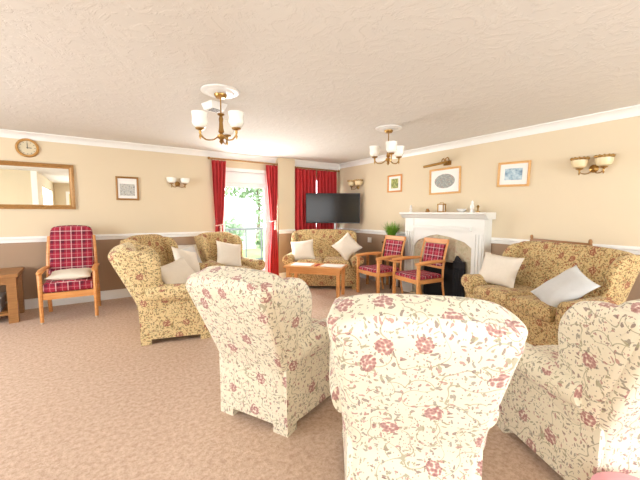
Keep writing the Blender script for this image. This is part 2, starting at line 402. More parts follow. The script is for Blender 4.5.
def foliage(bm, c, rx, ry, rz, n, s):
    for _ in range(n):
        d = Vector([random.gauss(0, 1) for _ in range(3)]).normalized()*(random.random()**.4)
        p = Vector(c)+Vector((d.x*rx, d.y*ry, d.z*rz))
        a = Vector([random.gauss(0, 1) for _ in range(3)]).normalized(); b = a.orthogonal().normalized()
        q = s*random.uniform(.6, 1.3)
        bm.faces.new([bm.verts.new(p+a*q), bm.verts.new(p+b*q*.5), bm.verts.new(p-a*q), bm.verts.new(p-b*q*.5)])
for i, (x, y, r, hh, lab) in enumerate([(3.6, 10.6, .55, 1.3, 'low green shrub left of the outbuilding beyond the railing'),
        (4.6, 9.6, .5, 1.0, 'round green shrub in front of the white outbuilding'), (5.6, 11.5, .7, 1.7, 'green shrub right of the white outbuilding')]):
    e = empty('garden_shrub', lab, 'shrub', (x, y, -.09), 0, 'shrubs beyond the patio')
    bm = BM(); foliage(bm, (0, 0, hh*.58), r, r, hh*.45, 500, .09); finish(bm, 'leaves', 'leafout', e)
    bm = BM(); tube(bm, [(0, 0, 0), (.03, 0, hh*.6)], .03); finish(bm, 'stem', 'bark', e)
for x, y, hh, lab in [(4.2, 16.5, 5.2, 'tall leafy tree behind the white outbuilding'), (7.6, 17.5, 4.8, 'leafy tree at the right of the far lawn')]:
    e = empty('garden_tree', lab, 'tree', (x, y, -.09), 0, 'trees beyond the lawn')
    bm = BM(); foliage(bm, (0, 0, hh*.62), 1.9, 1.5, hh*.36, 1100, .17); finish(bm, 'crown', 'leafout', e)
    bm = BM(); tube(bm, [(0, 0, 0), (.1, 0, hh*.3), (0, .05, hh*.7)], lambda t: .13-.08*t); finish(bm, 'trunk', 'bark', e)

# ------------------------------------------------------------------ upholstered wing chairs and sofas
def wingback(name, label, cat, fab, loc, face, E=0., lean=.25, group=None, sofa=False, hr=.27, hf=.35):
    t = empty(name, label, cat, (loc[0], loc[1], 0), math.radians(face)-PI/2, group)
    zk, zt = .38, .93
    hwid = lambda y: E+hr+(y+.33)/.66*(hf-hr)
    # body, front a little fuller
    bm = BM(); z0 = .055
    rows = []
    N = 10
    prof = []
    for y, z in ((-.33, z0), (-.33, .2), (-.335, zk+.03), (-.30, .46), (.30, .41), (.335, .38), (.34, .2), (.335, z0)):
        prof.append((y, z))
    extr(bm, prof, -1, 1, lambda u, v, s: (s*hwid(u), u, v)); bevel(bm, .018, 3)
    finish(bm, 'body', fab, t)
    # feet wrapped in the same cloth
    for sx in (-1, 1):
        for yy in (-.33, .235):
            x1 = sx*(hwid(yy+.05)-.002); x0 = x1-sx*.11
            bm = BM(); a, b = min(x0, x1), max(x0, x1); box(bm, a, b, yy+.003, yy+.1, 0, .075); bevel(bm, .012, 2)
            finish(bm, 'foot', fab, t)
    # back: leaning slab with rounded crest
    fl = .05; top = zt+.005
    W = lambda s: hwid(-.33)+fl*max(0, (s-zk))/(zt-zk)
    bm = BM(); th = .19; R = .05; rings = []
    ln = lambda s: -.338-lean*(max(0, s-zk)/(zt-zk))**1.05
    rows = [(.22+.045*i, 0., 0.) for i in range(int((top-.05-.22)/.045)+1)]
    rows += [(top-.05+R*math.sin(a), R*(1-math.cos(a)), 1.) for a in [k*PI/12 for k in range(0, 7)]]
    nx = 12
    for sv, ins, tp in rows:
        w_, a0, a1, rc = W(sv)-.004-ins, ins, th-ins, .04
        sec = []
        for cx, cy, a in ((w_-rc, a1-rc, 0), (-w_+rc, a1-rc, 90), (-w_+rc, a0+rc, 180), (w_-rc, a0+rc, 270)):
            for q in range(4):
                an = math.radians(a+q*30); sec.append((cx+rc*math.cos(an), cy+rc*math.sin(an)))
            nxt = {0: -1, 90: None, 180: 1, 270: None}[a]
            if nxt:
                for q in range(1, nx): sec.append((cx+nxt*2*(w_-rc)*q/nx, sec[-1][1]))
        lift = max(0, (sv-.80)/(top+.01-.80))**2
        rings.append([bm.verts.new((x, ln(sv)+t_, sv+t_*.38*min(1, max(0, (sv-.3)/.2))+lift*.035*(1-(x/w_)**4))) for x, t_ in sec])
    n = len(rings[0])
    for a, b in zip(rings, rings[1:]):
        for q in range(n): bm.faces.new((a[q], a[(q+1) % n], b[(q+1) % n], b[q]))
    bm.faces.new(rings[0][::-1]); capf = bm.faces.new(rings[-1]); bm.normal_update(); bmesh.ops.triangulate(bm, faces=[capf])
    finish(bm, 'backrest', fab, t, angle=60)
    # wings
    prof = [(-.305, .37), (-.34, .50), (-.395, .62), (-.45, .74), (-.505, .86), (-.535, .925), (-.525, .955), (-.48, .968), (-.40, .972), (-.31, .968), (-.23, .945),
            (-.175, .895), (-.135, .83), (-.12, .76), (-.12, .69), (-.11, .63), (-.07, .59), (-.02, .56), (-.02, .41), (-.15, .36)]
    k = lean/.25
    prof = [((y+.33)*k-.33 if y < -.33 else y, z) for y, z in prof]
    poly = closed(prof, 3)
    for sx in (-1, 1):
        bm = BM()
        def fn(u, v, tt, sx=sx):
            xx = E+hr+max(0, (u+.33))/.66*(hf-hr)*.75+fl*max(0, v-zk)/(zt-zk)-.008
            return (sx*(xx+tt), u, v)
        plate(bm, poly, -.07, .024, .032, fn)
        finish(bm, 'wing', fab, t, angle=70)
    # rolled arms
    for sx in (-1, 1):
        bm = BM(); rings = []
        sec = [(-.12, .40), (-.125, .50), (-.115, .56), (-.085, .598), (-.04, .615), (.018, .607), (.056, .58), (.072, .54), (.064, .495), (.038, .462), (-.006, .45), (-.012, .40)]
        ys = [-.27, -.2, -.1, 0, .1, .2, .29, .335, .352, .36]; sc = [.86, .95]+[1]*5+[.985, .93, .8]
        for y, kk in zip(ys, sc):
            cx, cz = -.03, .51; dz = -.018*(y+.3)/.66
            rings.append([bm.verts.new((sx*(hwid(y)+.008+cx+(u-cx)*kk), y, cz+(v-cz)*kk+dz)) for u, v in closed(sec, 2)])
        n = len(rings[0])
        for i in range(len(rings)-1):
            for q in range(n): bm.faces.new((rings[i][q], rings[i][(q+1) % n], rings[i+1][(q+1) % n], rings[i+1][q]))
        bm.faces.new(rings[0]); f = bm.faces.new(rings[-1]); bm.normal_update(); bmesh.ops.triangulate(bm, faces=[f])
        arm = finish(bm, 'arm', fab, t, angle=70)
        bm = BM(); yy = .338; lp = [Vector((sx*(hwid(yy)+.008+u*.985), yy, .51+(v-.51)*.985-.0175)) for u, v in closed(sec, 2)]
        tube(bm, lp+[lp[0]], .0055, 6); finish(bm, 'piping', fab, arm)
    # seat cushions
    nseat = 2 if sofa else 1; wi = hwid(0)-.115
    for i in range(nseat):
        a = -wi+2*wi*i/nseat+.004; b = -wi+2*wi*(i+1)/nseat-.004
        bm = BM(); out = closed([(a+.02, -.2), (a, -.16), (a, .1), (a, .33), (a+.03, .365), ((a+b)/2, .375), (b-.03, .365), (b, .33), (b, .1), (b, -.16), (b-.02, -.2)], 2)
        cxm = (a+b)/2; hw2 = (b-a)/2
        plate(bm, out, .36, .50, .045, lambda u, v, tt: (u, v, tt+(.02*(1-((u-cxm)/hw2)**2) if tt > .45 else 0)))
        finish(bm, 'seat_cushion', fab, t, angle=70)
    return t

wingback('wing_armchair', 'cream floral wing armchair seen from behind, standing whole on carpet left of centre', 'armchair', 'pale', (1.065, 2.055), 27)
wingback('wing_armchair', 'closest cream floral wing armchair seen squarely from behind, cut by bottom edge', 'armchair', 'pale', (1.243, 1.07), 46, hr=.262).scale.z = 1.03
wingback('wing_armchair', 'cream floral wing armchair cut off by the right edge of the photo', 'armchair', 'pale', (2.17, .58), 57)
wingback('wing_armchair', 'golden-lit floral wing armchair seen side-on at left, nearest to the red tartan chair', 'armchair', 'honey', (.69, 3.91), -8)
wingback('wing_armchair', 'golden-lit floral wing armchair tucked behind the side-on armchair, two cushions in it', 'armchair', 'gold', (.84, 5.02), -54)
wingback('wing_armchair', 'golden-lit floral wing armchair in front of the glazed patio door', 'armchair', 'gold', (1.73, 5.09), -78)
wingback('wing_sofa', 'golden-lit floral two-seat wing sofa under the television', 'sofa', 'gold', (3.47, 5.01), -127, E=.28, lean=.18, sofa=True)
wingback('wing_sofa', 'golden-lit floral two-seat wing sofa angled before the right wall, right of the fireplace', 'sofa', 'gold', (3.79, 1.57), 159, E=.31, lean=.2, sofa=True)

# ------------------------------------------------------------------ cushions
def cushion(label, mat, loc, rot, w=.42, h=.42, th=.07, group='scatter cushions'):
    bm = BM(); N = 14; g1 = {}
    sd = random.random()*50
    for side in (1, -1):
        for i in range(N+1):
            for j in range(N+1):
                u = -1+2*i/N; v = -1+2*j/N
                edge = i in (0, N) or j in (0, N)
                if side == -1 and edge: g1[(side, i, j)] = g1[(1, i, j)]; continue
                px = u*(1-.09*(1-v*v)); py = v*(1-.09*(1-u*u))
                z = side*th*((1-u**2)*(1-v**2))**.42
                z += 0 if edge else .012*noise.noise(Vector((u*2+sd, v*2, side)))
                g1[(side, i, j)] = bm.verts.new((px*w/2, py*h/2, z))
        for i in range(N):
            for j in range(N):
                q = [g1[(side, i, j)], g1[(side, i+1, j)], g1[(side, i+1, j+1)], g1[(side, i, j+1)]]
                bm.faces.new(q if side == 1 else q[::-1])
    o = finish(bm, 'scatter_cushion', mat, angle=80); o.location = loc
    o.rotation_euler = rot if not isinstance(rot, Matrix) else rot.to_euler()
    return tag(o, label, 'cushion', group)
def lean_rot(face, tilt, roll=0.):
    """cushion standing up, its face turned to azimuth `face`, leaning back by `tilt`, rolled in its plane"""
    return Matrix.Rotation(math.radians(face)+PI/2, 3, 'Z') @ Matrix.Rotation(PI/2-math.radians(tilt), 3, 'X') @ Matrix.Rotation(math.radians(roll), 3, 'Z')
cushion('oatmeal cushion slumped on the side-on golden-lit armchair at left', 'cushion', (.72, 3.80, .66), lean_rot(-62, 38, 12), .44, .36)
cushion('white cushion leaning in the armchair tucked behind, upper of its pair', 'cushion', (1.04, 4.86, .655), lean_rot(-52, 32, -20), .44, .40)
cushion('pale cushion on the tucked-behind armchair, half hidden behind the other cushion', 'cushion_grey', (1.13, 5.10, .66), lean_rot(-60, 25, 8), .38, .36)
cushion('cream cushion propped in the armchair in front of the patio door', 'cushion', (1.70, 5.02, .69), lean_rot(-80, 28, -14), .42, .42)
cushion('white cushion lying at the left arm of the sofa under the television', 'cushion', (3.10, 5.14, .66), lean_rot(-127, 30, 8), .42, .40)
cushion('white cushion standing on one corner on the sofa under the television', 'cushion', (3.74, 4.66, .73), lean_rot(-127, 22, 42), .40, .40)
cushion('white cushion upright at the fireplace end of the right-hand sofa', 'cushion', (3.90, 2.02, .675), lean_rot(178, 26, -3), .47, .39)
cushion('grey-white cushion fallen slantwise at the near end of the right-hand sofa', 'cushion_grey', (3.54, 1.24, .645), lean_rot(165, 42, 58), .46, .34)

# ------------------------------------------------------------------ tartan chairs
def tartan_high(label, loc, face):
    t = empty('tartan_armchair', label, 'chair', (loc[0], loc[1], 0), math.radians(face)-PI/2)
    for sx in (-1, 1):
        x = sx*.265
        bm = BM(); tube(bm, smoothpath([(x, .27, 0.02), (x, .27, .3), (x, .262, .45), (x*1.02, .245, .585)], 4), lambda q: .019+.008*q, 8, 1.1); leg = finish(bm, 'leg', 'oak', t)
        bm = BM(); lathe(bm, [(.015, 0), (.018, .01), (.017, .035)], (x, .27, 0), 12); finish(bm, 'foot_cap', 'rubber', leg)
        bm = BM(); tube(bm, smoothpath([(x, -.32, 0), (x, -.27, .25), (x*.97, -.25, .45), (x*.95, -.285, .72), (x*.9, -.35, .98)], 5), lambda q: .022, 8, .9)
        finish(bm, 'leg', 'oak', t)
        bm = BM(); plate(bm, closed([(x-.032, -.27), (x-.03, 0), (x-.034, .22), (x-.02, .30), (x+.02, .30), (x+.034, .22), (x+.03, 0), (x+.024, -.27)], 2), .58, .612, .012, lambda u, v, q: (u, v, q+.02*math.cos(v*5)-.01))
        finish(bm, 'armrest', 'oak', t)
        bm = BM(); beam(bm, (x, -.25, .32), (x, .26, .32), .025, .06); bevel(bm, .005); finish(bm, 'side_rail', 'oak', t)
    bm = BM(); beam(bm, (-.26, .262, .315), (.26, .262, .315), .025, .075); bevel(bm, .006); finish(bm, 'front_rail', 'oak', t)
    bm = BM(); beam(bm, (-.26, -.25, .30), (.26, -.25, .30), .025, .06); beam(bm, (-.245, -.355, .95), (.245, -.355, .95), .022, .07); finish(bm, 'back_rail', 'oak', t)
    bm = BM(); plate(bm, closed([(-.245, -.2), (-.245, .1), (-.24, .27), (0, .275), (.24, .27), (.245, .1), (.245, -.2), (0, -.205)], 3), .35, .47, .035, lambda u, v, q: (u, v, q+(.02*(1-(u/.25)**2) if q > .4 else 0)))
    finish(bm, 'seat', 'plaid', t)
    bm = BM(); plate(bm, closed([(-.22, .47), (-.235, .6), (-.235, .75), (-.235, .9), (-.225, 1.05), (-.19, 1.10), (-.1, 1.115), (0, 1.12), (.1, 1.115), (.19, 1.10), (.225, 1.05), (.235, .9), (.235, .75), (.235, .6), (.22, .47)], 2), 0, .11, .035,
                     lambda u, v, q: (u, -.22-.17*(v-.47)/.63-q+.05, v)); finish(bm, 'backrest', 'plaid', t)
    return t
tartan_high('high-back red tartan armchair with wooden arms standing alone below the mirror', (-.29, 5.34), -93).scale = (1.03, 1, 1.035)
o = cushion('flat pale cushion lying on the lone tartan armchair below the mirror', 'cushion', (-.28, 5.24, .555), (math.radians(6), 0, math.radians(-8)), .47, .36, .055)

def tartan_low(label, loc, face):
    t = empty('tartan_dining_chair', label, 'chair', (loc[0], loc[1], 0), math.radians(face)-PI/2, 'tartan chairs before the fireplace')
    for sx in (-1, 1):
        x = sx*.26
        bm = BM(); beam(bm, (x, .24, 0), (x, .24, .615), .035, .038); bevel(bm, .006); finish(bm, 'leg', 'oak', t)
        bm = BM(); tube(bm, smoothpath([(x*.92, -.30, 0), (x*.92, -.25, .25), (x*.92, -.24, .45), (x*.9, -.27, .7), (x*.9, -.34, .945)], 4), .021, 4, .9); finish(bm, 'leg', 'oak', t)
        bm = BM(); tube(bm, smoothpath([(x*.92, -.27, .64), (x, -.05, .645), (x*1.02, .12, .64), (x, .285, .628)], 4), lambda q: .02+.008*math.sin(q*3), 6, 1.15); finish(bm, 'armrest', 'oak', t)
        bm = BM(); beam(bm, (x*.96, -.24, .37), (x, .24, .37), .022, .055); finish(bm, 'side_rail', 'oak', t)
    bm = BM(); beam(bm, (-.25, .24, .37), (.25, .24, .37), .022, .06); bevel(bm, .004); finish(bm, 'front_rail', 'oak', t)
    bm = BM(); beam(bm, (-.235, -.335, .92), (.235, -.335, .92), .026, .07); beam(bm, (-.235, -.262, .54), (.235, -.262, .54), .022, .04); bevel(bm, .004); finish(bm, 'back_rail', 'oak', t)
    bm = BM(); plate(bm, closed([(-.235, -.22), (-.24, 0), (-.235, .245), (0, .25), (.235, .245), (.24, 0), (.235, -.22), (0, -.225)], 3), .39, .455, .025, lambda u, v, q: (u, v, q)); finish(bm, 'seat', 'plaid', t)
    bm = BM(); box(bm, -.185, .185, -.02, .02, 0, .33); bevel(bm, .015, 3)
    bmesh.ops.transform(bm, matrix=Matrix.Translation((0, -.265, .55)) @ Matrix.Rotation(math.radians(11), 4, 'X'), verts=bm.verts); finish(bm, 'backrest', 'plaid', t)
    return t
c1 = tartan_low('low tartan chair beside the potted plant, left of the fireplace pair', (3.86, 3.95), 176)
dup(c1, (3.965, 3.235, 0), math.radians(172)-PI/2, 'low tartan chair directly before the hearth, right of the fireplace pair')

# ------------------------------------------------------------------ tables
ct = empty('coffee_table', 'low honey oak coffee table before the sofa under the television', 'table', (2.93, 4.44, 0), math.radians(-50))
bm = BM(); box(bm, -.47, .47, -.24, .24, .465, .495); bevel(bm, .008); finish(bm, 'tabletop', 'oak', ct)
bm = BM(); box(bm, -.42, .42, -.2, -.18, .38, .465); box(bm, -.42, .42, .18, .2, .38, .465); box(bm, -.42, -.40, -.18, .18, .38, .465); box(bm, .40, .42, -.18, .18, .38, .465); finish(bm, 'apron', 'oak', ct)
for sx in (-1, 1):
    for sy in (-1, 1):
        bm = BM(); x, y = sx*.41, sy*.185; beam(bm, (x, y, .465), (x, y, 0), .055, .055, (0, 1, 0), .8); bevel(bm, .005); finish(bm, 'leg', 'oak', ct)
def flat(name, lab, cat, mat, loc, rz, w, d, t, grp=None):
    o = quickbox(name, mat, (-w/2, w/2, -d/2, d/2, 0, t)); o.location = loc; o.rotation_euler = (0, 0, rz); return tag(o, lab, cat, grp)
ca = math.cos(math.radians(-50)); sa = math.sin(math.radians(-50))
def onct(u, v): return (2.93+u*ca-v*sa, 4.42+u*sa+v*ca, .4955)
flat('magazine', 'white magazine on the left half of the oak coffee table', 'magazine', 'paper', onct(-.24, .0), math.radians(-47), .33, .26, .008, 'papers on the coffee table')
flat('magazine', 'white magazine on the right half of the oak coffee table', 'magazine', 'paper', onct(.26, .02), math.radians(-52), .34, .26, .008, 'papers on the coffee table')
flat('leaflet', 'narrow red leaflet between the two magazines on the coffee table', 'leaflet', 'redpaper', onct(.007, .01), math.radians(-49), .05, .26, .004)

st = empty('side_table', 'brown oak side table with lower shelf cut by the left edge of the photo', 'table', (-1.29, 5.6, 0), math.radians(2))
bm = BM(); box(bm, -.48, .48, -.32, .32, .56, .60); bevel(bm, .006); finish(bm, 'tabletop', 'brownoak', st)
for sx in (-1, 1):
    for sy in (-1, 1):
        bm = BM(); x, y = sx*.415, sy*.25; box(bm, x-.045, x+.045, y-.045, y+.045, 0, .56); bevel(bm, .004); finish(bm, 'leg', 'brownoak', st)
bm = BM(); box(bm, -.37, .37, -.275, -.25, .47, .56); box(bm, -.37, .37, .25, .275, .47, .56); box(bm, -.43, -.405, -.205, .205, .47, .56); box(bm, .405, .43, -.205, .205, .47, .56); finish(bm, 'apron', 'brownoak', st)
bm = BM(); box(bm, -.37, .37, -.28, .28, .10, .125); finish(bm, 'shelf', 'brownoak', st)
bx_ = empty('storage_box', 'grey lidded box on the lower shelf of the brown side table', 'box', (-1.2, 5.6, .126), .03)
bm = BM(); box(bm, -.2, .2, -.15, .15, 0, .16); bevel(bm, .01); finish(bm, 'box_body', plain('grey_box_plastic', (120, 116, 112), .5), bx_)
bm = BM(); box(bm, -.21, .21, -.16, .16, .16, .185); bevel(bm, .006); finish(bm, 'lid', plain('pale_box_lid', (170, 166, 160), .5), bx_)

et = empty('lamp_table', 'small honey oak occasional table in the corner beside the television sofa', 'table', (4.34, 4.49, 0), 0)
bm = BM(); box(bm, -.16, .16, -.16, .16, .57, .60); bevel(bm, .006); finish(bm, 'tabletop', 'oak', et)
for sx in (-1, 1):
    for sy in (-1, 1):
        bm = BM(); box(bm, sx*.13-.018, sx*.13+.018, sy*.13-.018, sy*.13+.018, 0, .57); finish(bm, 'leg', 'oak', et)
quickbox('apron', 'oak', (-.12, .12, -.138, -.124, .49, .57), et)
pl = empty('plant_stand', 'dark tall planter stand behind the left low tartan chair', 'stand', (4.39, 4.20, 0), 0)
bm = BM(); box(bm, -.13, .13, -.13, .11, .80, .83); box(bm, -.12, .12, -.12, .1, .70, .80); finish(bm, 'top', 'pot', pl)
for sx in (-1, 1):
    for sy in (-1, 1):
        bm = BM(); box(bm, sx*.11-.012, sx*.11+.012, sy*.095-.022, sy*.095+.002, 0, .7); finish(bm, 'leg', 'pot', pl)
pp = empty('potted_plant', 'bushy light green spiky plant in dark bowl beside the fireplace', 'plant', (4.38, 4.19, .831), 0)
bm = BM(); lathe(bm, [(.09, 0), (.125, .03), (.135, .08), (.12, .08), (.11, .05), (.02, .05)], seg=20); finish(bm, 'pot', 'pot', pp)
bm = BM()
for k in range(230):
    a = random.uniform(0, 2*PI); L = random.uniform(.18, .34); sp = random.uniform(.15, 1.); w = .007
    d = Vector((math.cos(a), math.sin(a), 0)); s = Vector((-d.y, d.x, 0)); b = d*.05*random.random()+Vector((0, 0, .055)); prev = None
    for i in range(5):
        t_ = i/4; p = b+d*min(sp*L*.75*t_**1.3, .24)+Vector((0, 0, L*(t_-.25*sp*t_*t_))); ww = w*(1-t_)+.0008
        if p.x > .145: p.x = .145
        cur = (bm.verts.new(p-s*ww), bm.verts.new(p+s*ww))
        if prev: bm.faces.new((prev[0], prev[1], cur[1], cur[0]))
        prev = cur
finish(bm, 'leaves', 'leaf', pp)

# ------------------------------------------------------------------ television on its stand
A = Vector((3.52, 5.71)); B = Vector((4.42, 5.10)); mid = (A+B)/2; dv = (B-A); ang = math.atan2(dv.y, dv.x)
tv = empty('television', 'large flat black television on a white pole behind the sofa', 'television', (mid.x, mid.y, 0), ang)
L2 = dv.length/2
bm = BM(); box(bm, -L2, L2, 0, .045, 1.13, 1.73); box(bm, -.3, .3, .045, .08, 1.2, 1.55); bevel(bm, .006); finish(bm, 'casing', 'black', tv)
quickbox('screen', 'screen', (-L2+.012, L2-.012, -.003, .002, 1.15, 1.718), tv)
bm = BM(); tube(bm, [(.05, .10, .02), (.05, .10, 1.4)], .022, 12); finish(bm, 'pole', 'white', tv)
bm = BM(); lathe(bm, [(.16, 0), (.16, .012), (.03, .03)], (.05, .10, 0), 24); finish(bm, 'stand_base', 'white', tv)
quickbox('bracket', 'black', (-.05, .15, .08, .125, 1.3, 1.42), tv)

# ------------------------------------------------------------------ fireplace
fx = 4.36
fp = empty('fireplace', 'white painted fireplace surround with marbled inner slab and dark hearth opening', 'fireplace', (X0, 3.165, 0), 0)
def fpb(name, mat, boxes, bv=.005):
    bm = BM()
    for b in boxes: box(bm, b[0]-X0, b[1]-X0, b[2]-3.165, b[3]-3.165, b[4], b[5])
    if bv: bevel(bm, bv)
    return finish(bm, name, mat, fp)
bm = BM(); prof = [(0, 1.35), (-.29, 1.35), (-.29, 1.325), (-.27, 1.315), (-.25, 1.30), (-.23, 1.27), (-.20, 1.255), (0, 1.255)]
extr(bm, prof, -.745, .745, lambda u, v, s: (u+.012, s*(1+.10*(u+.29-.29)/1.) if False else s, v)); finish(bm, 'mantel_shelf', 'mantel', fp)
for y0, y1 in ((2.47, 2.65), (3.68, 3.86)): fpb('pilaster', 'mantel', [(fx, X0, y0, y1, 0, 1.255), (fx-.02, fx, y0-.01, y1+.01, 0, .16), *[(fx-.012, fx, y0+.028+q*.047, y0+.058+q*.047, .22, 1.04) for q in range(3)]])
# frieze with a pointed arch cut-out
bm = BM(); arch = [(-.515, 1.255), (-.515, .84), (-.40, .92), (-.15, .985), (.07, 1.01), (.2, .985), (.42, .90), (.515, .80), (.515, 1.255)]
A_ = [bm.verts.new((fx+.01-X0, u, v)) for u, v in arch]; B_ = [bm.verts.new((fx+.08-X0, u, v)) for u, v in arch]
n = len(arch)
for k in range(n): bm.faces.new((A_[k], A_[(k+1) % n], B_[(k+1) % n], B_[k]))
f1 = bm.faces.new(A_); f2 = bm.faces.new(B_[::-1]); bm.normal_update(); bmesh.ops.triangulate(bm, faces=[f1, f2]); finish(bm, 'frieze', 'mantel', fp)
fpb('moulding', 'mantel', [(fx-.05, fx+.03, 2.652, 3.678, 1.095, 1.14)])
# marbled slab with rectangular opening
fpb('marble_slab', 'marble', [(fx+.035, fx+.1, 2.65, 2.90, 0, 1.2), (fx+.035, fx+.1, 3.54, 3.68, 0, 1.2), (fx+.035, fx+.1, 2.90, 3.54, .60, 1.2)], 0)
fpb('firebox', 'soot', [(fx+.12, X0-.003, 2.90, 3.54, .0, .60)], 0)
fpb('hearth', 'marble', [(fx-.06, fx-.022, 2.662, 3.668, 0, .04)], .006)
fg = empty('fire_screen', 'black metal stove front showing beside the right low tartan chair', 'fire screen', (4.335, 2.81, .0411), 0)
bm = BM(); box(bm, -.02, .015, -.09, .09, 0, .60); bevel(bm, .01); hexa(bm, [(-.015, -.05, .60), (.01, -.05, .60), (.01, .08, .60), (-.015, .08, .60)], [(-.012, .03, .68), (.008, .03, .68), (.008, .05, .68), (-.012, .05, .68)])
finish(bm, 'panel', 'iron', fg)
bm = BM()
for k in range(4): box(bm, -.026, -.02, -.07+k*.042, -.058+k*.042, .08, .5)
finish(bm, 'grille_bars', 'iron', fg)

def latheobj(name, mat, prof, parent=None, c=(0, 0, 0), seg=18, label=None):
    bm = BM(); lathe(bm, prof, c, seg); return finish(bm, name, mat, parent, label=label)
MZ = 1.3505
o = latheobj('figurine', 'china', [(.028, 0), (.03, .01), (.016, .03), (.026, .06), (.014, .085), (.018, .10), (.008, .12), (.002, .122)]); o.location = (4.42, 3.80, MZ); tag(o, 'small white china figurine at the left end of the mantel shelf', 'ornament')
o = latheobj('trinket_pot', 'giltdark', [(.03, 0), (.035, .02), (.02, .045), (.026, .055), (.002, .06)]); o.location = (4.42, 3.46, MZ); tag(o, 'tiny dark pot between the figurine and the gilt clock on the mantel', 'ornament')
cl = empty('carriage_clock', 'small gilt carriage clock in the middle of the mantel shelf', 'clock', (4.42, 3.20, MZ), 0)
bm = BM(); box(bm, -.035, .035, -.055, .055, 0, .015); box(bm, -.035, .035, -.055, .055, .115, .13)
for sx in (-1, 1):
    for sy in (-1, 1): box(bm, sx*.028-.006, sx*.028+.006, sy*.048-.006, sy*.048+.006, .015, .115)
tube(bm, smoothpath([(0, -.03, .128), (0, -.025, .15), (0, .025, .15), (0, .03, .128)], 4), .004, 6); finish(bm, 'case', 'brass', cl)
quickbox('dial', 'china', (-.02, .02, -.04, .04, .015, .115), cl)
o = latheobj('china_dish', 'china', [(.03, 0), (.05, .015), (.075, .05), (.07, .05), (.045, .02), (.001, .015)]); o.location = (4.42, 2.86, MZ); tag(o, 'low white china dish right of the gilt clock on the mantel', 'ornament')
o = latheobj('figurine', 'china', [(.03, 0), (.032, .012), (.018, .04), (.03, .08), (.014, .12), (.02, .14), (.006, .165), (.001, .166)]); o.location = (4.42, 2.70, MZ); tag(o, 'tall white china figurine near the right end of the mantel', 'ornament')
o = latheobj('candlestick', 'brass', [(.03, 0), (.03, .01), (.008, .02), (.01, .06), (.02, .08), (.008, .1), (.001, .101)]); o.location = (4.40, 2.60, MZ); tag(o, 'small brass candlestick at the right end of the mantel shelf', 'ornament')

# ------------------------------------------------------------------ things on the walls (origin on the wall, local x along wall, -y into the room)
def hang(name, label, cat, x, y, z, side, group=None):
    return empty(name, label, cat, (x, y, z), 0 if side == 'L' else -PI/2, group)
def frame_mesh(name, mat, w, h, fw, depth, parent):
    bm = BM(); P = lambda a, b, y: bm.verts.new((a, y, b))
    secs = [(0, 0), (0, -depth), (fw*.45, -depth*1.25), (fw*.8, -depth*.7), (fw, -depth*.6), (fw, 0)]
    rings = []
    for d, y in secs: rings.append([P(sx*(w/2-d), sz*(h/2-d), y) for sx, sz in ((-1, -1), (1, -1), (1, 1), (-1, 1))])
    for i in range(len(rings)):
        a, b = rings[i], rings[(i+1) % len(rings)]
        for k in range(4): bm.faces.new((a[k], a[(k+1) % 4], b[(k+1) % 4], b[k]))
    return finish(bm, name, mat, parent, 30)
def picture(label, x, y, z, side, w, h, fmat, art, aw, ah, az=0., oval=False, tilt=0.):
    e = hang('framed_picture', label, 'picture', x, y, z, side, 'framed pictures on the walls'); e.rotation_euler.rotate_axis('Y', tilt)
    frame_mesh('frame', fmat, w, h, .028, .022, e)
    quickbox('mount', 'paper', (-w/2+.02, w/2-.02, -.008, -.002, -h/2+.02, h/2-.02), e)
    bm = BM()
    if oval:
        vs = [bm.verts.new((aw/2*math.cos(2*PI*k/40), -.0095, az+ah/2*math.sin(2*PI*k/40))) for k in range(40)]; f = bm.faces.new(vs)
        r = bmesh.ops.extrude_face_region(bm, geom=[f]); bmesh.ops.translate(bm, vec=(0, .001, 0), verts=[v for v in r['geom'] if isinstance(v, bmesh.types.BMVert)])
    else: box(bm, -aw/2, aw/2, -.0095, -.0085, az-ah/2, az+ah/2)
    finish(bm, 'print', art, e)
YW = Y0-.0005; XW = X0-.0005
picture('framed grey town sketch on the mirror wall beside the two-arm wall light', .44, YW, 1.707, 'L', .31, .36, 'giltdark', 'art_town', .20, .18, -.02)
picture('small square framed green picture between the television and fireplace', XW, 4.285, 1.87, 'R', .34, .31, 'oak', 'art_green', .17, .17)
picture('framed oval grey village print under the brass picture light', XW, 3.245, 1.835, 'R', .55, .40, 'paleoak', 'art_grey', .36, .22, 0, True, -.01)
picture('wooden framed small blue seascape right of the fireplace', XW, 2.215, 1.845, 'R', .40, .32, 'paleoak', 'art_sea', .22, .15, 0, False, .035)
# mirror
mi = hang('wall_mirror', 'wide antique gilt framed mirror on the left wall', 'mirror', -.86, YW, 1.695, 'L')
frame_mesh('frame', 'giltdark', 1.28, .63, .06, .03, mi)
quickbox('mirror_glass', 'mirror', (-.585, .585, -.012, -.002, -.26, .26), mi)
# clock
ck = hang('wall_clock', 'round wooden wall clock with pale dial above the gilt mirror', 'clock', -.71, YW, 2.20, 'L')
R90 = Matrix.Rotation(PI/2, 3, 'X')
bm = BM(); lathe(bm, [(.125, 0), (.125, .02), (.115, .035), (.10, .035), (.093, .02), (.093, 0)], seg=36, mat=R90); finish(bm, 'rim', 'gilt', ck)
bm = BM(); lathe(bm, [(.094, .002), (.094, .012), (.001, .012)], seg=36, mat=R90); dl = finish(bm, 'dial', plain('cream_dial', (214, 200, 168), .4), ck)
bm = BM(); box(bm, -.003, .003, -.016, -.013, -.01, .065); finish(bm, 'hand', 'black', ck)
bm = BM(); box(bm, -.01, .045, -.0175, -.0165, -.004, .004); finish(bm, 'hand', 'black', ck)
bm = BM()
for k in range(12):
    a = k*PI/6; beam(bm, (math.sin(a)*.072, -.013, math.cos(a)*.072), (math.sin(a)*.085, -.013, math.cos(a)*.085), .005, .002, (0, 1, 0))
finish(bm, 'hour_marks', 'black', dl)
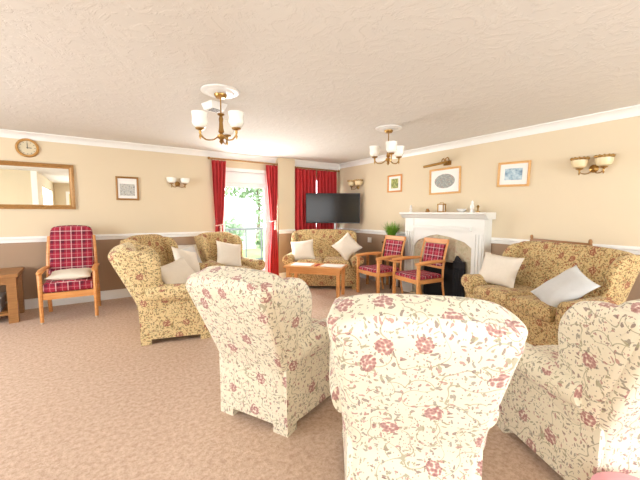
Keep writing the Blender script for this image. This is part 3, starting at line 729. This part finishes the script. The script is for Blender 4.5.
# wall lights
def sconce(label, x, y, z, side, s=1., gold=True):
    e = hang('wall_light', label, 'wall light', x, y, z, side, 'two-arm wall lights')
    bm = BM(); lathe(bm, [(.045*s, 0), (.045*s, .012), (.03*s, .022), (.001, .03)], (0, 0, -.02*s), 20, R90); finish(bm, 'backplate', 'brass', e)
    for sx in (-1, 1):
        bm = BM(); tube(bm, smoothpath([(0, -.02*s, -.03*s), (sx*.04*s, -.06*s, -.075*s), (sx*.09*s, -.09*s, -.07*s), (sx*.11*s, -.09*s, -.03*s)], 5), .006*s, 6); arm = finish(bm, 'arm', 'brass', e)
        latheobj('cup', 'brass', [(.01*s, 0), (.035*s, .012*s), (.038*s, .02*s), (.001, .022*s)], arm, (sx*.11*s, -.09*s, -.035*s))
        latheobj('finial', 'brass', [(.001, -.055*s), (.01*s, -.04*s), (.006*s, -.02*s), (.012*s, 0)], arm, (sx*.11*s, -.09*s, -.035*s))
        latheobj('shade', 'amber' if gold else 'opal', [(.03*s, 0), (.064*s, .015*s), (.078*s, .05*s), (.08*s, .09*s), (.076*s, .09*s), (.07*s, .05*s), (.055*s, .02*s), (.02*s, .006)], e, (sx*.11*s, -.09*s, -.012*s))
        if gold:
            bm = BM()
            for k in range(24):
                a = 2*PI*k/24; bmesh.ops.create_uvsphere(bm, u_segments=6, v_segments=4, radius=.012*s, matrix=Matrix.Translation((sx*.11*s+.08*s*math.cos(a), -.09*s+.08*s*math.sin(a), (.092+.008*(k % 2))*s)))
            finish(bm, 'gallery', 'brass', e)
sconce('brass two-arm wall light with cream shades on the right wall above the sofa', XW, 1.37, 1.845, 'R', .97)
sconce('brass two-arm wall light in the corner above the television', XW, 5.30, 1.90, 'R', 1.0)
sconce('brass two-arm wall light with white shades beside the patio door curtains', 1.17, YW, 1.83, 'L', .95, False)
# picture light
e = hang('picture_light', 'brass picture light over the oval village print', 'picture light', XW, 3.36, 2.10, 'R')
bm = BM(); tube(bm, [(-.21, -.10, -.02), (.21, -.10, .01)], .02, 10); finish(bm, 'lamp_tube', 'brass', e)
bm = BM(); tube(bm, smoothpath([(.12, 0, .0), (.12, -.05, .07), (.12, -.09, .05), (.12, -.1, .015)], 5), .008, 6); tube(bm, smoothpath([(.19, 0, .01), (.19, -.04, .08), (.19, -.1, .06), (.19, -.1, .02)], 5), .008, 6)
box(bm, .09, .22, -.012, -.001, -.03, .04); finish(bm, 'bracket', 'brass', e)
# socket and detector
e = hang('wall_socket', 'white switch plate on the brown dado left of the plant', 'switch', XW, 4.93, .80, 'R')
bm = BM(); box(bm, -.05, .05, -.012, 0, -.05, .05); bevel(bm, .004); finish(bm, 'plate', 'white', e)
quickbox('rocker', 'white', (-.014, .014, -.018, -.012, -.02, .02), e)
e = empty('smoke_detector', 'white ceiling vent box beyond the nearer chandelier', 'detector', (1.02, 3.36, H-.0005), .3)
bm = BM(); hexa(bm, [(-.07, -.07, -.06), (.07, -.07, -.06), (.07, .07, -.06), (-.07, .07, -.06)], [(-.09, -.09, 0), (.09, -.09, 0), (.09, .09, 0), (-.09, .09, 0)]); bevel(bm, .008); finish(bm, 'housing', 'white', e)
bm = BM()
for k in range(4): box(bm, -.05, .05, -.05+k*.028, -.042+k*.028, -.063, -.060)
finish(bm, 'vent_slots', 'black', e)
# radiator below the rail beside the door
e = hang('radiator', 'white panel radiator on the wall between the two corner armchairs', 'radiator', 1.25, YW-.016, .15, 'L')
bm = BM(); box(bm, -.33, .33, -.10, -.02, 0, .62)
for k in range(16): box(bm, -.31+k*.04, -.29+k*.04, -.106, -.10, .04, .56)
bevel(bm, .004); finish(bm, 'panel', 'white', e)
quickbox('top_grille', 'white', (-.335, .335, -.105, -.01, .62, .635), e)

# ------------------------------------------------------------------ chandeliers
def chandelier(label, x, y, a0, n=3):
    r = latheobj('ceiling_rose', 'white', [(.165, 0), (.165, -.008), (.145, -.018), (.12, -.014), (.10, -.026), (.07, -.022), (.05, -.03), (.001, -.03)], seg=36); r.location = (x, y, H-.0005)
    tag(r, 'round white plaster ceiling rose holding the '+('nearer' if y < 3 else 'farther')+' chandelier', 'ceiling rose', 'ceiling roses')
    t = empty('chandelier', label, 'chandelier', (x, y, H-.0305), a0, 'brass chandeliers')
    latheobj('canopy', 'brass', [(.055, 0), (.055, -.01), (.04, -.03), (.008, -.035)], t)
    bm = BM(); tube(bm, [(0, 0, -.03), (0, 0, -.18)], .006, 8); finish(bm, 'stem', 'brass', t)
    latheobj('column', 'brass', [(.006, -.16), (.03, -.165), (.03, -.175), (.012, -.185), (.02, -.21), (.016, -.24), (.02, -.29), (.026, -.32), (.012, -.335), (.035, -.35), (.03, -.375), (.012, -.39), (.02, -.405), (.001, -.43)], t)
    for k in range(n):
        a = 2*PI*k/n; P = lambda r_, z: (r_*math.cos(a), r_*math.sin(a), z)
        bm = BM(); tube(bm, smoothpath([P(.02, -.355), P(.07, -.395), P(.13, -.40), P(.17, -.37), P(.18, -.335)], 5), .0065, 6); arm = finish(bm, 'arm', 'brass', t)
        latheobj('cup', 'brass', [(.008, -.345), (.012, -.33), (.036, -.32), (.04, -.31), (.001, -.308)], arm, P(.18, 0))
        latheobj('finial', 'brass', [(.001, -.405), (.011, -.38), (.006, -.365), (.012, -.342), (.001, -.34)], arm, P(.18, 0))
        latheobj('shade', 'opal', [(.03, -.308), (.05, -.297), (.066, -.265), (.062, -.225), (.07, -.18), (.067, -.18), (.058, -.225), (.06, -.265), (.04, -.292), (.001, -.302)], t, P(.18, 0))
    return t
chandelier('nearer brass three-arm chandelier with white bell shades, left of the photo centre', .96, 2.98, math.radians(56))
chandelier('farther brass three-arm chandelier with white bell shades, hanging before the fireplace wall', 3.10, 3.05, math.radians(-124))

# ------------------------------------------------------------------ curtains
def curtain(label, x0, x1, ztop, zbot, y, shape, folds, group, tie=None):
    e = empty('red_curtain', label, 'curtain', ((x0+x1)/2, y, 0), 0, group); w = x1-x0
    bm = BM(); NX, NZ = folds*8, 44; g_ = []
    for j in range(NZ+1):
        z = ztop+(zbot-ztop)*j/NZ; c, k = shape(z); row = []
        for i in range(NX+1):
            u = i/NX; pinch = min(1, (ztop-z)/.12)
            yy = (.018+.016*pinch)*math.sin(u*folds*2*PI+.5*math.sin(z*2+u*9))*(.5+.5*min(1, k+.2))+.006*math.sin(u*23+z*3)
            row.append(bm.verts.new((c+(u-.5)*w*k, yy, z)))
        g_.append(row)
    for j in range(NZ):
        for i in range(NX): bm.faces.new((g_[j][i], g_[j][i+1], g_[j+1][i+1], g_[j+1][i]))
    o = finish(bm, 'curtain_cloth', 'curtain', e, 85); md = o.modifiers.new('Solidify', 'SOLIDIFY'); md.thickness = .004
    if tie:
        z, c, hw_ = tie; bm = BM(); ring = [(c+hw_*math.cos(a*PI/8), .05*math.sin(a*PI/8), z+.015*math.cos(a*PI/8)) for a in range(17)]
        tube(bm, ring, .009, 6); finish(bm, 'tieback', 'rope', e)
        bm = BM(); lathe(bm, [(.006, -.0), (.016, -.02), (.02, -.05), (.014, -.06), (.026, -.17), (.001, -.171)], (c+.01, -.062, z), 12); finish(bm, 'tassel', 'rope', e)
    return e
def tied(c0, c1, zt, k0, k1):
    def f(z):
        if z > zt: q = ((z-zt)/(2.26-zt))**.8; return c0*0+c1*(1-q), k1+(k0-k1)*q
        q = min(1, (zt-z)/1.0); q = q*q*(3-2*q); return c1*(1-q*.6), k1+(k0*.85-k1)*q
    return f
GC = 'red curtains at the patio door'
curtain('red curtain tied back at the left of the patio door', 1.72, 1.98, 2.25, .03, Y0-.09, tied(0, -.02, 1.18, 1., .5), 4, GC, (1.12, -.02, .075))
curtain('red curtain tied back with tassel at the right of the patio door', 2.74, 3.0, 2.25, .03, Y0-.085, tied(0, .03, 1.18, 1., .42), 4, GC, (1.18, .03, .07))
GC2 = 'closed red curtains behind the television'
curtain('left closed red curtain behind the television', 3.38, 3.88, 2.23, .25, Y0-.1, lambda z: (0, 1.), 6, GC2)
curtain('right closed red curtain behind the television', 3.91, 4.42, 2.23, .25, Y0-.1, lambda z: (0, 1.), 6, GC2)
def rod(label, x0, x1, z, y):
    e = empty('curtain_rod', label, 'curtain rod', ((x0+x1)/2, y, z)); L = (x1-x0)/2
    bm = BM(); tube(bm, [(-L, 0, 0), (L, 0, 0)], .012, 10); finish(bm, 'pole', 'giltdark', e)
    for s in (-1, 1):
        bm = BM(); bmesh.ops.create_uvsphere(bm, u_segments=12, v_segments=8, radius=.025, matrix=Matrix.Translation((s*L, 0, 0))); finish(bm, 'finial', 'giltdark', e)
        bm = BM(); beam(bm, (s*(L-.06), 0, 0), (s*(L-.06), Y0-y, 0), .015, .03); finish(bm, 'bracket', 'giltdark', e)
rod('curtain rod above the glazed patio door', 1.68, 3.0, 2.275, Y0-.09)
rod('curtain rod above the closed curtains behind the television', 3.38, 4.48, 2.25, Y0-.1)

# ------------------------------------------------------------------ behind the right sofa: low wooden rail frame
e = empty('wooden_rail_frame', 'wooden rail with two knobbed posts showing above the right-hand sofa back', 'rail frame', (3.77+.57*.934+.07, 1.61-.57*.358+.20, 0), math.radians(-21)); e.scale.z = 1.035
for s in (-1, 1):
    bm = BM(); box(bm, -.014, .014, s*.36-.014, s*.36+.014, 0, .985); post = finish(bm, 'post', 'brownoak', e)
    bm = BM(); lathe(bm, [(.012, .985), (.018, .995), (.018, 1.02), (.010, 1.035), (.001, 1.037)], (0, s*.36, 0), 12); finish(bm, 'knob', 'brownoak', post)
bm = BM(); box(bm, -.011, .011, -.346, .346, .965, .995); box(bm, -.011, .011, -.346, .346, .3, .33); finish(bm, 'rail', 'brownoak', e)
# pink and white item at the bottom right
e = empty('footstool', 'small round stool with pink and white cloth top at the bottom right corner', 'stool', (1.69, .30, 0), .5)
bm = BM(); lathe(bm, [(.13, .19), (.145, .205), (.145, .235), (.12, .255), (.06, .263), (.001, .265)], seg=24); finish(bm, 'cushion_top', 'pinkcloth', e)
bm = BM(); lathe(bm, [(.11, .14), (.12, .15), (.12, .19), (.001, .191)], seg=24); finish(bm, 'frame', 'oak', e)
for k in range(4):
    a = k*PI/2+.4; bm = BM(); tube(bm, [(.09*math.cos(a), .09*math.sin(a), .15), (.11*math.cos(a), .11*math.sin(a), 0)], .014, 8); finish(bm, 'leg', 'oak', e)

# ------------------------------------------------------------------ light
w = bpy.data.worlds.new('sky'); bpy.context.scene.world = w; w.use_nodes = True
nt = w.node_tree; bg = nt.nodes['Background']; tc = nt.nodes.new('ShaderNodeTexCoord'); sp = nt.nodes.new('ShaderNodeSeparateXYZ'); cr = nt.nodes.new('ShaderNodeValToRGB')
nt.links.new(tc.outputs['Generated'], sp.inputs[0]); nt.links.new(sp.outputs[2], cr.inputs[0]); nt.links.new(cr.outputs[0], bg.inputs[0])
cr.color_ramp.elements[0].color = (.95, .97, 1, 1); cr.color_ramp.elements[1].color = (.72, .84, 1, 1); bg.inputs[1].default_value = 6.5
def area(name, loc, rot, sx, sy, watts, col):
    l = bpy.data.lights.new(name, 'AREA'); l.shape = 'RECTANGLE'; l.size = sx; l.size_y = sy; l.energy = watts; l.color = col
    o = bpy.data.objects.new(name, l); C.objects.link(o); o.location = loc; o.rotation_euler = rot; return o
area('daylight_back_window', (2.3, YB+.02, 1.43), (PI/2, 0, 0), 3.5, 1.4, 175, (.76, .88, 1))
area('added_hall_light', (-1.19, -1.6, 1.3), (PI/2, 0, -PI/2), 2.5, 1.5, 42, (.84, .92, 1))  # added light at a made-up hall window, brightens the near chair backs
area('added_side_light', (XL+.02, 3.1, 1.38), (PI/2, 0, -PI/2), 2.3, 1.5, 140, (.84, .92, 1))  # added light at an unseen, made-up side window, brightens from the left
area('daylight_patio_door', (2.37, Y0+.03, 1.1), (PI/2, 0, PI), .9, 1.8, 85, (.96, .98, 1))
# ------------------------------------------------------------------ camera
f_, pitch, yaw, roll, hc = 332.19, .0820, .9758, .0024, 1.3397
fw = Vector((math.cos(yaw)*math.cos(pitch), math.sin(yaw)*math.cos(pitch), -math.sin(pitch)))
rt = Vector((math.sin(yaw), -math.cos(yaw), 0)); up = rt.cross(fw)
r2 = rt*math.cos(roll)+up*math.sin(roll); u2 = -rt*math.sin(roll)+up*math.cos(roll)
cam = bpy.data.cameras.new('camera'); co = bpy.data.objects.new('camera', cam); C.objects.link(co)
cam.sensor_width = 36; cam.lens = f_/640*36; cam.clip_start = .05
m = Matrix((r2, u2, -fw)).transposed().to_4x4(); m.translation = Vector((0, 0, hc)); co.matrix_world = m
sc = bpy.context.scene; sc.camera = co
sc.view_settings.view_transform = 'Standard'; sc.view_settings.look = 'None'; sc.view_settings.exposure = -.1; sc.view_settings.gamma = 1
